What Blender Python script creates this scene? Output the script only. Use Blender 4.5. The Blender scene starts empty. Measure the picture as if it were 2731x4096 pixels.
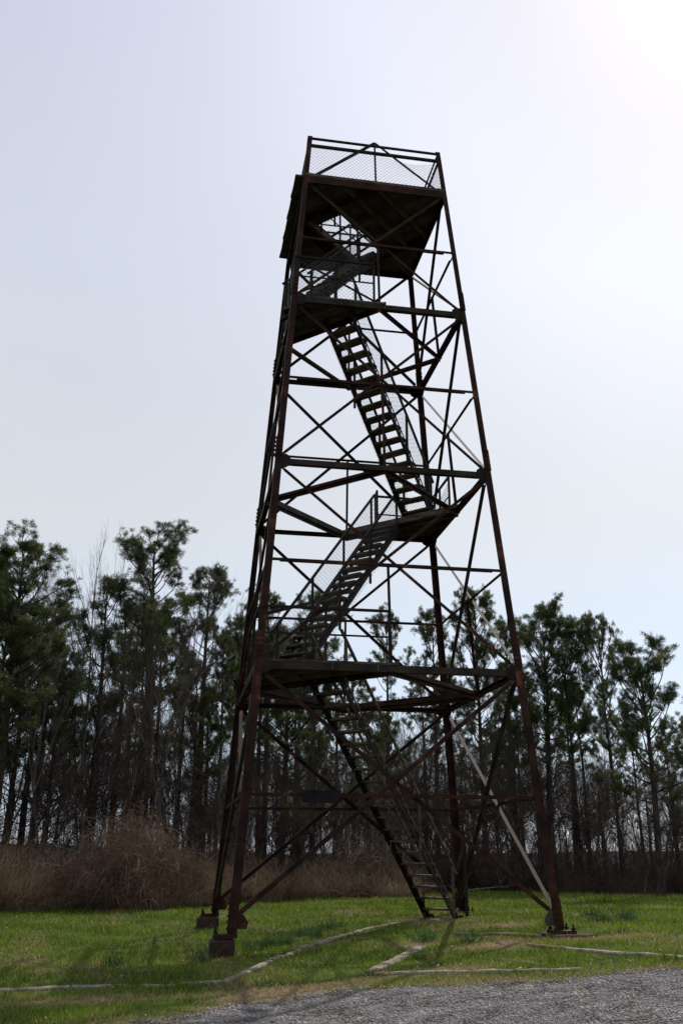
import bpy, bmesh, math, random
import numpy as np
from mathutils import Vector, Matrix
R = math.radians
sc = bpy.context.scene
C = sc.collection
# ---------------------------------------------------------------- camera
cd = bpy.data.cameras.new('camera'); cam = bpy.data.objects.new('camera', cd); C.objects.link(cam)
cd.sensor_fit = 'VERTICAL'; cd.sensor_height = 36; cd.sensor_width = 24
cd.lens = 3734 / 4096 * 36; cd.clip_end = 3000; cd.clip_start = .05
yaw, pitch, roll = .173, .351, .002
fw = Vector((math.sin(yaw) * math.cos(pitch), math.cos(yaw) * math.cos(pitch), math.sin(pitch)))
rt = Vector((math.cos(yaw), -math.sin(yaw), 0)); up = rt.cross(fw)
r2 = rt * math.cos(roll) + up * math.sin(roll); u2 = -rt * math.sin(roll) + up * math.cos(roll)
cam.matrix_world = Matrix(((r2.x, u2.x, -fw.x, -3.897), (r2.y, u2.y, -fw.y, -19.37), (r2.z, u2.z, -fw.z, 1.17), (0, 0, 0, 1)))
sc.camera = cam
# ---------------------------------------------------------------- sky and sun
SUN_AZ, SUN_EL = R(41), R(50)
sun_dir = Vector((math.sin(SUN_AZ) * math.cos(SUN_EL), math.cos(SUN_AZ) * math.cos(SUN_EL), math.sin(SUN_EL)))
w = bpy.data.worlds.new('World'); sc.world = w; w.use_nodes = True
nt = w.node_tree; nt.nodes.clear(); N = nt.nodes.new; L = nt.links.new
sky = N('ShaderNodeTexSky'); sky.sky_type = 'NISHITA'; sky.sun_disc = False
sky.sun_elevation = SUN_EL; sky.sun_rotation = SUN_AZ; sky.dust_density = 1; sky.air_density = 1
tc = N('ShaderNodeTexCoord')
sep = N('ShaderNodeSeparateXYZ'); L(tc.outputs['Generated'], sep.inputs[0])
noi = N('ShaderNodeTexNoise'); noi.inputs['Scale'].default_value = 2.2; noi.inputs['Detail'].default_value = 5; noi.inputs['Roughness'].default_value = .55
L(tc.outputs['Generated'], noi.inputs['Vector'])
cr = N('ShaderNodeValToRGB'); L(sep.outputs['Z'], cr.inputs[0]); el = cr.color_ramp.elements   # pale high haze, whiter towards the horizon
el[0].position = 0; el[0].color = (.36, .46, .62, 1); el[1].position = 1; el[1].color = (.45, .46, .52, 1)
for p, c in ((.16, (.45, .49, .55)), (.33, (.525, .505, .455)), (.55, (.51, .51, .52)), (.75, (.48, .485, .535))):
    e = el.new(p); e.color = (*c, 1)
dot = N('ShaderNodeVectorMath'); dot.operation = 'DOT_PRODUCT'; dot.inputs[1].default_value = sun_dir; L(tc.outputs['Generated'], dot.inputs[0])
mr = N('ShaderNodeMapRange'); mr.inputs[1].default_value = .7; mr.inputs[2].default_value = 1.0; L(dot.outputs['Value'], mr.inputs[0])
gr_ = N('ShaderNodeValToRGB'); gr_.color_ramp.interpolation = 'B_SPLINE'; L(mr.outputs[0], gr_.inputs[0]); e2 = gr_.color_ramp.elements
e2[0].position = 0; e2[0].color = (.5, .5, .5, 1); e2[1].position = 1; e2[1].color = (.32, .32, .32, 1)
for p, v in ((.33, .495), (.6, .525), (.78, .60), (.86, .55), (.92, .46), (.97, .37)):
    e = e2.new(p); e.color = (v, v, v, 1)
g2_ = N('ShaderNodeMath'); g2_.operation = 'MULTIPLY'; g2_.inputs[1].default_value = 2; L(gr_.outputs[0], g2_.inputs[0])
nm = N('ShaderNodeMath'); nm.operation = 'MULTIPLY_ADD'; nm.inputs[1].default_value = .17; nm.inputs[2].default_value = -.08; L(noi.outputs['Fac'], nm.inputs[0])
ad = N('ShaderNodeMath'); ad.operation = 'ADD'; L(g2_.outputs[0], ad.inputs[0]); L(nm.outputs[0], ad.inputs[1])
hz = N('ShaderNodeVectorMath'); hz.operation = 'SCALE'; L(cr.outputs[0], hz.inputs[0]); L(ad.outputs[0], hz.inputs['Scale'])
bg1 = N('ShaderNodeBackground'); bg1.inputs['Strength'].default_value = .05; L(sky.outputs[0], bg1.inputs[0])
bg2 = N('ShaderNodeBackground'); bg2.inputs['Strength'].default_value = 1; L(hz.outputs[0], bg2.inputs[0])
sh = N('ShaderNodeAddShader'); L(bg1.outputs[0], sh.inputs[0]); L(bg2.outputs[0], sh.inputs[1])
wo = N('ShaderNodeOutputWorld'); L(sh.outputs[0], wo.inputs[0])
sl = bpy.data.lights.new('sun', 'SUN'); sl.energy = 3.8; sl.angle = R(.8); sl.color = (1, .95, .87)
so = bpy.data.objects.new('sun', sl); C.objects.link(so)
so.rotation_euler = sun_dir.to_track_quat('Z', 'Y').to_euler()
sc.view_settings.view_transform = 'Standard'; sc.view_settings.look = 'None'
sc.view_settings.exposure = .06; sc.view_settings.gamma = 1
sc.render.engine = 'CYCLES'

# ---------------------------------------------------------------- materials
def mat(name, c1, c2, scale=6, rough=.7, detail=5, c3=None, spec=.3, trans=0, island=0, stretch=None, bump=0, lo=.35, hi=.65):
    m = bpy.data.materials.new(name); m.use_nodes = True
    t = m.node_tree; t.nodes.clear(); n = t.nodes.new; l = t.links.new
    co = n('ShaderNodeTexCoord'); no = n('ShaderNodeTexNoise'); no.inputs['Scale'].default_value = scale; no.inputs['Detail'].default_value = detail
    v = co.outputs['Object']
    if stretch:
        mp = n('ShaderNodeMapping'); mp.inputs['Scale'].default_value = stretch; l(v, mp.inputs[0]); v = mp.outputs[0]
    l(v, no.inputs['Vector'])
    ra = n('ShaderNodeValToRGB'); e = ra.color_ramp.elements
    e[0].position = lo; e[0].color = (*c1, 1); e[1].position = hi; e[1].color = (*c2, 1)
    if c3: q = e.new(min(.98, hi + .12)); q.color = (*c3, 1)
    l(no.outputs['Fac'], ra.inputs[0]); col = ra.outputs[0]
    if island:
        g = n('ShaderNodeNewGeometry'); mm = n('ShaderNodeMapRange'); mm.inputs[3].default_value = 1 - island; mm.inputs[4].default_value = 1 + island
        l(g.outputs['Random Per Island'], mm.inputs[0])
        mx = n('ShaderNodeVectorMath'); mx.operation = 'SCALE'; l(col, mx.inputs[0]); l(mm.outputs[0], mx.inputs['Scale']); col = mx.outputs[0]
    b = n('ShaderNodeBsdfPrincipled'); b.inputs['Roughness'].default_value = rough; b.inputs['Specular IOR Level'].default_value = spec
    l(col, b.inputs['Base Color'])
    if bump:
        bp = n('ShaderNodeBump'); bp.inputs['Strength'].default_value = bump; bp.inputs['Distance'].default_value = .02; l(no.outputs['Fac'], bp.inputs['Height']); l(bp.outputs[0], b.inputs['Normal'])
    o = n('ShaderNodeOutputMaterial'); s = b.outputs[0]
    if trans:
        tr = n('ShaderNodeBsdfTranslucent'); l(col, tr.inputs[0]); ms = n('ShaderNodeMixShader'); ms.inputs[0].default_value = trans
        l(s, ms.inputs[1]); l(tr.outputs[0], ms.inputs[2]); s = ms.outputs[0]
    l(s, o.inputs[0]); return m

M = {}
M['steel'] = mat('rusted_steel', (.013, .0065, .0048), (.040, .0155, .0095), 2.3, .65, 8, (.15, .056, .024), .1, bump=.15, lo=.4, hi=.62)
M['steel_mossy'] = mat('mossy_steel', (.016, .012, .009), (.042, .032, .022), 2, .65, 8, (.07, .036, .02), .1, bump=.1)
M['steel_pale_sunlit'] = mat('pale_sunlit_steel', (.024, .017, .013), (.062, .048, .039), 3, .6, 8, None, .25, bump=.1)  # paler copy of the steel, sunlight on the braces put into its colour
M['steel_dark'] = mat('dark_steel', (.011, .009, .008), (.026, .016, .012), 3, .6, 7, (.045, .022, .015), .1, bump=.1)
M['tread'] = mat('weathered_tread_wood', (.04, .031, .021), (.11, .085, .055), 3, .8, 6, None, .2, stretch=(1, 1, 4), bump=.2)
M['plank'] = mat('weathered_plank', (.03, .024, .018), (.075, .058, .04), 2.5, .85, 6, None, .2, island=.35, bump=.2)
M['wire'] = mat('galvanised_wire', (.05, .05, .05), (.11, .11, .11), 8, .5, 3, None, .5)
M['concrete'] = mat('stained_concrete', (.022, .013, .009), (.052, .032, .023), 6, .9, 8, (.13, .095, .075), .2, bump=.4)
M['timber'] = mat('weathered_timber', (.11, .085, .065), (.27, .225, .185), 7, .85, 9, (.36, .32, .28), .15, bump=.5, island=.2)
M['timber_red'] = mat('decayed_timber', (.07, .04, .028), (.17, .10, .075), 6, .9, 7, None, .2, bump=.4)
M['sign'] = mat('dark_sign_paint', (.012, .011, .014), (.018, .016, .019), 6, .8, 4, None, .05)
M['pine_bark'] = mat('pine_bark', (.022, .017, .014), (.07, .054, .045), 9, .95, 8, None, .1, stretch=(1, 1, .25), bump=.6)
M['bark'] = mat('grey_bark', (.045, .036, .03), (.12, .10, .086), 7, .95, 6, None, .1, stretch=(1, 1, .3))
M['twig'] = mat('bare_twigs', (.05, .036, .03), (.12, .092, .076), 3, .9, 3, None, .1)
M['twig_pale'] = mat('pale_bare_twigs', (.08, .068, .06), (.18, .155, .13), 3, .9, 3, None, .1)
M['needles'] = mat('pine_needles', (.034, .048, .014), (.084, .102, .030), 1.1, .6, 4, (.125, .125, .042), .2, trans=.40, island=.3)
M['straw'] = mat('dry_brush', (.13, .086, .055), (.29, .205, .135), 1.3, .9, 5, (.34, .26, .17), .1, trans=.25, island=.45)
M['vine'] = mat('bramble_canes', (.075, .052, .042), (.17, .12, .09), 1.6, .9, 5, (.30, .23, .165), .1, trans=.15, island=.45)
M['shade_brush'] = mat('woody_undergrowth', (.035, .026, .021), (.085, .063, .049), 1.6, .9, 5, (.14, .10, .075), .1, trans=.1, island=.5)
M['heap'] = mat('dead_vine_heap', (.09, .058, .044), (.20, .135, .096), 1.4, .9, 5, (.34, .25, .18), .1, trans=.28, island=.5)
M['stone'] = mat('gravel_stone', (.11, .10, .098), (.28, .26, .252), 3, .9, 4, None, .2, island=.5)
M['cane_red'] = mat('red_stems', (.10, .03, .028), (.17, .06, .05), 3, .9, 4, None, .1, island=.4)
M['leaf_dead'] = mat('dead_oak_leaves', (.16, .10, .06), (.36, .27, .19), 3, .9, 4, None, .1, trans=.3, island=.4)

# ---------------------------------------------------------------- helpers
class MB:
    def __init__(s): s.v = []; s.f = []
    def add(s, vs, fs):
        o = len(s.v); s.v += [tuple(v) for v in vs]; s.f += [tuple(i + o for i in f) for f in fs]
    def prism(s, prof, P, Q, a, b):                       # extrude a 2-D profile (in axes a, b) from P to Q
        P, Q = Vector(P), Vector(Q); n = len(prof)
        s.add([P + a * x + b * y for x, y in prof] + [Q + a * x + b * y for x, y in prof],
              [tuple(range(n))[::-1], tuple(range(n, 2 * n))] + [(i, (i + 1) % n, n + (i + 1) % n, n + i) for i in range(n)])
    def bar(s, P, Q, w, d, upv=(0, 0, 1)):                # rectangular bar, w across, d along upv
        P, Q = Vector(P), Vector(Q); t = (Q - P).normalized(); b = Vector(upv); b = (b - t * b.dot(t))
        if b.length < 1e-4: b = Vector((1, 0, 0)) - t * t.x
        b.normalize(); a = t.cross(b)
        s.prism([(-w / 2, -d / 2), (w / 2, -d / 2), (w / 2, d / 2), (-w / 2, d / 2)], P, Q, a, b)
    def angle(s, P, Q, nrm, wd, t=.01, flip=1):           # L-section: one flange across nrm, the other along nrm
        P, Q = Vector(P), Vector(Q); tg = (Q - P).normalized(); b = Vector(nrm); b = (b - tg * b.dot(tg)).normalized(); a = tg.cross(b) * flip
        h = wd / 2
        s.prism([(-h, 0), (h, 0), (h, t), (-h + t, t), (-h + t, wd), (-h, wd)], P, Q, a, b)
    def box(s, c, sx, sy, sz, cham=0):
        x, y, z = c
        if cham:
            k = cham; pr = [(-sx + k, -sy), (sx - k, -sy), (sx, -sy + k), (sx, sy - k), (sx - k, sy), (-sx + k, sy), (-sx, sy - k), (-sx, -sy + k)]
            n = 8; j = 1 - k / max(sx, sy)
            rings = [[(x + p[0], y + p[1], z - sz) for p in pr], [(x + p[0], y + p[1], z + sz - k) for p in pr], [(x + p[0] * j, y + p[1] * j, z + sz) for p in pr]]
            vs = sum(rings, []); fs = [tuple(range(n))[::-1], tuple(range(2 * n, 3 * n))]
            for r in range(2): fs += [(r * n + i, r * n + (i + 1) % n, (r + 1) * n + (i + 1) % n, (r + 1) * n + i) for i in range(n)]
            s.add(vs, fs)
        else:
            s.bar((x - sx, y, z), (x + sx, y, z), 2 * sy, 2 * sz)
    def tube(s, pts, rad, n=5):
        pts = [Vector(p) for p in pts]; m = len(pts); vs = []
        for i, p in enumerate(pts):
            t = (pts[min(i + 1, m - 1)] - pts[max(i - 1, 0)])
            t = t.normalized() if t.length > 1e-9 else Vector((0, 0, 1))
            a = t.cross(Vector((.31, .95, .05)) if abs(t.y) < .9 else Vector((1, 0, 0))).normalized(); b = t.cross(a)
            for k in range(n):
                q = 2 * math.pi * k / n; vs.append(p + (a * math.cos(q) + b * math.sin(q)) * rad[i])
        fs = [(i * n + k, i * n + (k + 1) % n, (i + 1) * n + (k + 1) % n, (i + 1) * n + k) for i in range(m - 1) for k in range(n)]
        fs += [tuple(range(n))[::-1], tuple(range((m - 1) * n, m * n))]
        s.add(vs, fs)
    def build(s, name, m, parent=None, smooth=False):
        me = bpy.data.meshes.new(name); me.from_pydata(s.v, [], s.f); me.materials.append(m); me.update()
        if smooth: me.polygons.foreach_set('use_smooth', [True] * len(me.polygons))
        o = bpy.data.objects.new(name, me); C.objects.link(o)
        if parent: o.parent = parent
        return o

def np_mesh(name, V, F, m, parent=None):                  # V (n,3), F (k,3 or 4)
    me = bpy.data.meshes.new(name); V = np.ascontiguousarray(V, np.float32); F = np.ascontiguousarray(F, np.int32)
    k, q = F.shape
    me.vertices.add(len(V)); me.vertices.foreach_set('co', V.ravel())
    me.loops.add(k * q); me.loops.foreach_set('vertex_index', F.ravel())
    me.polygons.add(k); me.polygons.foreach_set('loop_start', np.arange(0, k * q, q, dtype=np.int32))
    me.update(calc_edges=True); me.validate(); me.materials.append(m)
    o = bpy.data.objects.new(name, me); C.objects.link(o)
    if parent: o.parent = parent
    return o

def tag(o, label=None, cat=None, group=None, kind=None):
    if label: o['label'] = label
    if cat: o['category'] = cat
    if group: o['group'] = group
    if kind: o['kind'] = kind
    return o
def empty(name, loc=(0, 0, 0), rz=0):
    o = bpy.data.objects.new(name, None); C.objects.link(o); o.location = loc; o.rotation_euler.z = rz; o.empty_display_size = .2; return o
def copy_tree(src, loc, rz, s):
    r = src.copy(); C.objects.link(r); r.location = loc; r.rotation_euler = (0, 0, rz); r.scale = s
    for ch in src.children:
        c = ch.copy(); C.objects.link(c); c.parent = r
    return r

def ground_z(x, y):
    t = np.tanh(np.asarray(x, float) / 2.5); y = np.asarray(y, float)
    z = -.24 + .195 * t + .02 * np.clip(y, -10, 10) * (1 - t) / 2
    z = z + .018 * np.sin(x * 1.3 + y * .7) * np.sin(y * .9 - x * .4) + .01 * np.sin(3.1 * x) * np.sin(2.7 * y + 1)
    z = z - .10 * np.exp(-((x - 2.95) ** 2 + (y + 3.1) ** 2) / .8)
    z = z + .085 * np.exp(-((x + 2.9) ** 2 + (y + 3.2) ** 2) / 1.4)
    return z - .02 * np.clip(np.hypot(x, y) - 22, 0, 60)
gz = lambda x, y: float(ground_z(x, y))
rng = np.random.default_rng(7); random.seed(5)
CAM = np.array([-3.897, -19.37])
def left_right_limit(x, y):                                # inside the field of view, plus a margin
    d = np.stack([x, y], -1) - CAM; a = np.arctan2(d[..., 0], d[..., 1]) - yaw
    return np.abs(a) < .47
GE = np.array([(-40, 7.7), (-8.0, 7.7), (-5.9, 8.5), (-3.6, 8.2), (-1.7, 10), (.2, 10.4), (3.1, 9.8), (4.8, 12.5), (6.9, 14.4), (7.9, 12.8), (9.4, 10.8), (11.1, 10), (40, 9)])
edge_y = lambda x: np.interp(x, GE[:, 0], GE[:, 1])
GV = np.array([(-30, -9.6), (-5.6, -8.2), (-3.8, -7.75), (-3.3, -7.1), (-2.85, -6.65), (-2.08, -6.55), (-1.24, -6.6), (-.51, -6.95), (.21, -7.3), (.91, -7.65), (1.4, -7.8), (2.3, -7.9), (30, -8.6)])
grav_y = lambda x: np.interp(x, GV[:, 0], GV[:, 1])
DRY = [(2.3, -.8, 1.1, .5), (.3, -2.9, .6, .35), (-5.3, -6.2, 1.3, .35), (-3.1, -2.4, .55, .5), (2.0, .9, 1.3, .55), (-2.5, -6.0, 1.5, .4), (1.3, -4.0, 1.0, .4), (0, -5.9, .8, .3), (3.3, -3.6, 1.0, .5)]
def vnoise(x, y, s, seed):
    r = np.random.default_rng(seed); out = 0
    for k in range(5):
        a, b = r.normal(0, s, 2); ph = r.uniform(0, 6.28); out = out + np.sin(a * x + b * y + ph)
    return out / 5 ** .5
def dryness(x, y):
    d = .22 * vnoise(x, y, 1.3, 3) + .22 * vnoise(x, y, 3.5, 4)
    for cx, cy, rx, ry in DRY: d = d + .9 * np.exp(-((x - cx) / rx) ** 2 - ((y - cy) / ry) ** 2)
    d = d + .75 * np.exp(-((y - grav_y(x)) / .55) ** 2)
    return np.clip(d - .02, 0, 1)

# ---------------------------------------------------------------- ground
def grid(name, xs, ys, zf, m):
    X, Y = np.meshgrid(xs, ys); Z = zf(X, Y); nx, ny = len(xs), len(ys)
    i = np.arange(nx * ny).reshape(ny, nx)
    F = np.stack([i[:-1, :-1], i[:-1, 1:], i[1:, 1:], i[1:, :-1]], -1).reshape(-1, 4)
    return np_mesh(name, np.stack([X, Y, Z], -1).reshape(-1, 3), F, m), X, Y
def spaced(lo, hi, n, far): 
    c = np.linspace(lo, hi, n); e = np.geomspace(.6, far, 26)
    return np.concatenate([(lo - e)[::-1], c, hi + e])
def ground_mat():
    m = bpy.data.materials.new('turf_soil'); m.use_nodes = True; t = m.node_tree; n = t.nodes.new; l = t.links.new
    b = t.nodes['Principled BSDF']; b.inputs['Roughness'].default_value = .95; b.inputs['Specular IOR Level'].default_value = .1
    at = n('ShaderNodeAttribute'); at.attribute_name = 'cover'
    co = n('ShaderNodeTexCoord')
    def ramp(sc_, c1, c2):
        no = n('ShaderNodeTexNoise'); no.inputs['Scale'].default_value = sc_; no.inputs['Detail'].default_value = 8; l(co.outputs['Object'], no.inputs['Vector'])
        r = n('ShaderNodeValToRGB'); r.color_ramp.elements[0].position = .35; r.color_ramp.elements[1].position = .65
        r.color_ramp.elements[0].color = (*c1, 1); r.color_ramp.elements[1].color = (*c2, 1); l(no.outputs['Fac'], r.inputs[0]); return r.outputs[0]
    green = ramp(9, (.032, .05, .014), (.06, .085, .022)); dry = ramp(14, (.10, .075, .045), (.19, .145, .09)); litter = ramp(6, (.022, .015, .010), (.05, .034, .022))
    sp = n('ShaderNodeSeparateColor'); l(at.outputs['Color'], sp.inputs[0])
    m1 = n('ShaderNodeMix'); m1.data_type = 'RGBA'; l(sp.outputs[0], m1.inputs[0]); l(green, m1.inputs[6]); l(dry, m1.inputs[7])
    m2 = n('ShaderNodeMix'); m2.data_type = 'RGBA'; l(sp.outputs[1], m2.inputs[0]); l(m1.outputs[2], m2.inputs[6]); l(litter, m2.inputs[7])
    l(m2.outputs[2], b.inputs['Base Color']); return m
xs = spaced(-16, 18, 240, 900); ys = spaced(-20, 22, 280, 900)
gr, GX, GY = grid('ground', xs, ys, ground_z, ground_mat()); tag(gr, 'gently sloping grassy ground running into the leaf litter of the wood', 'ground', kind='structure')
ca = gr.data.color_attributes.new('cover', 'FLOAT_COLOR', 'POINT')
cv = np.zeros((GX.size, 4), np.float32); cv[:, 0] = dryness(GX, GY).ravel(); cv[:, 1] = np.clip((GY - edge_y(GX)) / .6 + .5, 0, 1).ravel(); cv[:, 3] = 1
ca.data.foreach_set('color', cv.ravel())

def gravel_mat():
    m = mat('gravel_bed', (.085, .08, .077), (.17, .163, .158), 60, .95, 9, (.22, .21, .205), .1, bump=.15); return m
gxs = np.concatenate([np.linspace(-30, -6, 20)[:-1], np.linspace(-6, 5, 300), np.linspace(5, 30, 20)[1:]])
us = np.linspace(0, 1, 90) ** 1.5
edge = grav_y(gxs) + .10 * vnoise(gxs, 0 * gxs, 4, 21) + .07 * vnoise(gxs, 0 * gxs, 14, 22) - .12
GVX = np.repeat(gxs[None], len(us), 0); GVY = edge[None] - us[:, None] * 22
GVZ = ground_z(GVX, GVY) + .010 + .0015 * vnoise(GVX, GVY, 9, 31) * (us[:, None] > 0) - .03 * (us[:, None] == 0)
nx = len(gxs); i = np.arange(nx * len(us)).reshape(len(us), nx)
gl = np_mesh('gravel_lot', np.stack([GVX, GVY, GVZ], -1).reshape(-1, 3), np.stack([i[1:, :-1], i[1:, 1:], i[:-1, 1:], i[:-1, :-1]], -1).reshape(-1, 4), gravel_mat())
tag(gl, 'pale grey gravel lot at the front of the grass', 'gravel lot', kind='structure')

# far ridge seen low between the trunks
def ridge():
    mb = MB(); n = 700; xs_ = np.linspace(-600, 700, n)
    top = -1.5 + 5 * (1 + vnoise(xs_, 0 * xs_, .012, 41)) / 2 + 1 * vnoise(xs_, 0 * xs_, .05, 42) + .8 * vnoise(xs_, 0 * xs_, .35, 43)
    for k in range(n): 
        mb.v += [(xs_[k], 420, -14), (xs_[k], 470, top[k]), (xs_[k], 560, top[k] * .9), (xs_[k], 640, -16)]
    for k in range(n - 1):
        for j in range(3): mb.f.append((4 * k + j, 4 * k + 4 + j, 4 * k + 5 + j, 4 * k + 1 + j))
    return mb.build('hills', mat('far_woodland', (.012, .011, .011), (.02, .018, .017), .05, 1, 6))
tag(ridge(), 'low wooded ridge on the horizon behind the trees', 'hills', kind='structure')

# ---------------------------------------------------------------- fire tower
ZL = [0, 2.127, 4.398, 6.455, 8.565, 10.54, 12.552, 14.258, 16.0, 17.30]
hw = lambda z: 2.854 - .0709 * z
tower = empty('fire_tower'); tag(tower, 'tall rusty steel lookout tower with zigzag stairs standing on the grass', 'fire tower')
SG = {'A': (-1, -1), 'B': (1, -1), 'C': (1, 1), 'D': (-1, 1)}
FACES = [('A', 'B', (0, 1, 0)), ('B', 'C', (-1, 0, 0)), ('C', 'D', (0, -1, 0)), ('D', 'A', (1, 0, 0))]
def LP(l, z, off=0):
    h = hw(z) - off; return Vector((SG[l][0] * h, SG[l][1] * h, z))
foot_top = {'A': -.06, 'B': -.06, 'C': -.06, 'D': -.06}
for l in 'ABCD':
    sx, sy = SG[l]; mb = MB()
    a, b = Vector((-sx, 0, 0)), Vector((0, -sy, 0))
    cuts = [-.05, 4.5, 8.7, 12.7, 17.30]; ws = [.150, .140, .128, .112]
    for k in range(4):
        wd = ws[k]; t = .014
        mb.prism([(0, 0), (wd, 0), (wd, t), (t, t), (t, wd), (0, wd)], LP(l, cuts[k]), LP(l, cuts[k + 1]), a, b)
    # splice plates with bolt rows above each joint
    for zc in (.22, 4.75, 8.9, 12.9):
        wd = .13; P, Q = LP(l, zc - .24) - a * .012 - b * .012, LP(l, zc + .24) - a * .012 - b * .012
        mb.prism([(0, 0), (wd, 0), (wd, .01), (.01, .01), (.01, wd), (0, wd)], P, Q, a, b)
        for j in range(5):
            for s_, ax, ot in ((.045, a, b), (.09, a, b), (.045, b, a), (.09, b, a)):
                c = LP(l, zc - .19 + j * .095) + ax * s_ - ot * .016
                mb.bar(c, c - ot * .016, .028, .028, (0, 0, 1))
    lg = mb.build('leg', M['steel'], tower)
    # gusset plates are bolted to the inside of the leg
    for f in FACES:
        if l not in f[:2]: continue
        inn = Vector(f[2]); along = Vector((-sx, 0, 0)) if abs(f[2][1]) else Vector((0, -sy, 0))
        for z in (.12, ZL[2], ZL[4], ZL[6], ZL[8]):
            g = MB(); P = LP(l, z) + inn * .016 + along * .04; wdt, hh = (.27, .15) if z > 1 else (.28, .20)
            dz = Vector((along * -0 + Vector((0, 0, 1))));
            if z > 1: pr = [(0, -hh), (wdt * .62, -hh), (wdt, -hh * .55), (wdt, hh * .6), (wdt * .7, hh), (0, hh)]
            else: pr = [(0, -.10), (wdt * .9, -.10), (wdt, .0), (wdt * .75, .10), (.02, .30), (0, .30)]
            g.prism(pr, P, P + inn * .012, along, dz)
            g.build('gusset_plate', M['steel_pale_sunlit'] if (z < 1 and l == 'B') else M['steel'] if z < 1 else M['steel_dark'], lg)
    bp = MB(); c = LP(l, -.05); bp.box((c.x + sx * -.03 - (.07 if l in 'AD' else 0), c.y + sy * -.03, -.075), .19, .19, .025); bp.build('base_plate', M['steel'], lg)
    for q in ((-.15, -.15), (.15, -.15), (-.15, .15), (.15, .15)):
        X, Y = c.x + sx * -.03 + q[0] - (.07 if l in 'AD' else 0), c.y + sy * -.03 + q[1]
        bo = MB(); bo.tube([(X, Y, -.08), (X, Y, .05)], [.016, .016, ], 6); bo.tube([(X, Y, -.05), (X, Y, -.005)], [.032, .032], 6); bo.build('anchor_bolt', M['steel_dark'], lg)
    gzz = gz(c.x, c.y); ft = MB(); bot = min(gzz, gz(c.x, c.y - .3)) - .25
    s_ = .20 if l == 'A' else .235 if l == 'D' else .40
    ft.box((c.x - sx * .03 + (.06 if l == 'B' else -.11 if l in 'AD' else 0), c.y - sy * .03, (-.10 + bot) / 2), s_, s_, (-.10 - bot) / 2, .05 if l in 'AD' else .02)
    ft.build('footing', M['concrete'], tower)

def face_mid(k, z, off=0):
    l1, l2, n = FACES[k]; return (LP(l1, z) + LP(l2, z)) / 2 + Vector(n) * off
Z = Vector((0, 0, 1))
for k, (l1, l2, n) in enumerate(FACES):
    n = Vector(n)
    for i in range(1, 9):
        z = ZL[i]; big = i % 2 == 0; wd = (.13 if i == 2 else .115) if big else .062
        P = LP(l1, z) + n * .03; Q = LP(l2, z) + n * .03; d = (Q - P).normalized() * .03; mb = MB()
        if big and i < 8:
            mb.angle(P + d, Q - d, n, wd, .010); mb.bar(P + d * 3 + n * .07 + Z * .02, Q - d * 3 + n * .07 + Z * .02, .10, .012)
        elif i == 8: mb.bar(P + d - Z * .03, Q - d - Z * .03, .05, .19)
        else:
            fl = .28; d2 = (Q - P).normalized() * fl
            mb.angle(P + d2, Q - d2, n, wd, .008); mb.bar(P + d, P + d2 * 1.05, .012, wd * .9, Z); mb.bar(Q - d2 * 1.05, Q - d, .012, wd * .9, Z)
        mb.build('beam' if big else 'strut', M['steel_mossy'] if i in (2, 4, 6) and k == 0 else M['steel'], tower)
    for i in (0, 2, 4, 6):
        z0, z1 = ZL[i] + (.12 if i == 0 else .02), ZL[i + 2]
        for j, (pa, pb) in enumerate(((l1, l2), (l2, l1))):
            P = LP(pa, z0) + n * (.036 + .05 * j); Q = LP(pb, z1) + n * (.036 + .05 * j); dd = (Q - P).normalized()
            wd = .078 if i == 0 else .062; mb = MB()
            a0 = P + dd * .26; a1 = Q - dd * .26
            mb.angle(a0, a1, n, wd, .008, 1 if j else -1); mb.bar(P + dd * .1, a0 + dd * .02, .012, wd * .7, dd.cross(n)); mb.bar(a1 - dd * .02, Q - dd * .1, .012, wd * .7, dd.cross(n))
            m_ = M['steel_pale_sunlit'] if (k == 1 and j == 1 and i < 4) or (k == 3 and j == 0 and i == 0) else M['steel']  # braces that catch the sun get the paler painted colour
            mb.build('brace', m_, tower)
        if i:                                             # hanger from the crossing to the beam below
            mb = MB(); mb.angle(face_mid(k, ZL[i] + .03, .05), face_mid(k, ZL[i + 1], .05), n, .055, .008); mb.build('hanger', M['steel'], tower)
# horizontal ties joining the middles of the four faces
for i in (2, 4, 6, 8):
    z = ZL[i] - .06
    for k in range(4):
        P, Q = face_mid(k, z, .05), face_mid((k + 1) % 4, z, .05)
        thick = .12 if not (i == 6 and k in (1, 2)) else .07
        mb = MB(); mb.angle(P, Q, (0, 0, 1), thick, .01); mb.bar(P - Z * .02, Q - Z * .02, .014, .11 if thick > .1 else .06); 
        mb.build('tie_beam', M['steel_pale_sunlit'] if (i == 4 and k == 2) else M['steel'], tower)
# support struts to the second flight
S = 2 ** -.5
def UV(u, v, z): return Vector(((u + v) * S, (u - v) * S, z))
mb = MB(); nd = UV(-.35, -.82, 6.42); mb.bar(LP('D', 6.42) + Vector((.05, -.05, 0)), nd, .05, .06); mb.bar(face_mid(2, 6.45, .05), nd, .05, .06); mb.build('stair_support', M['steel'], tower)

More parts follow.
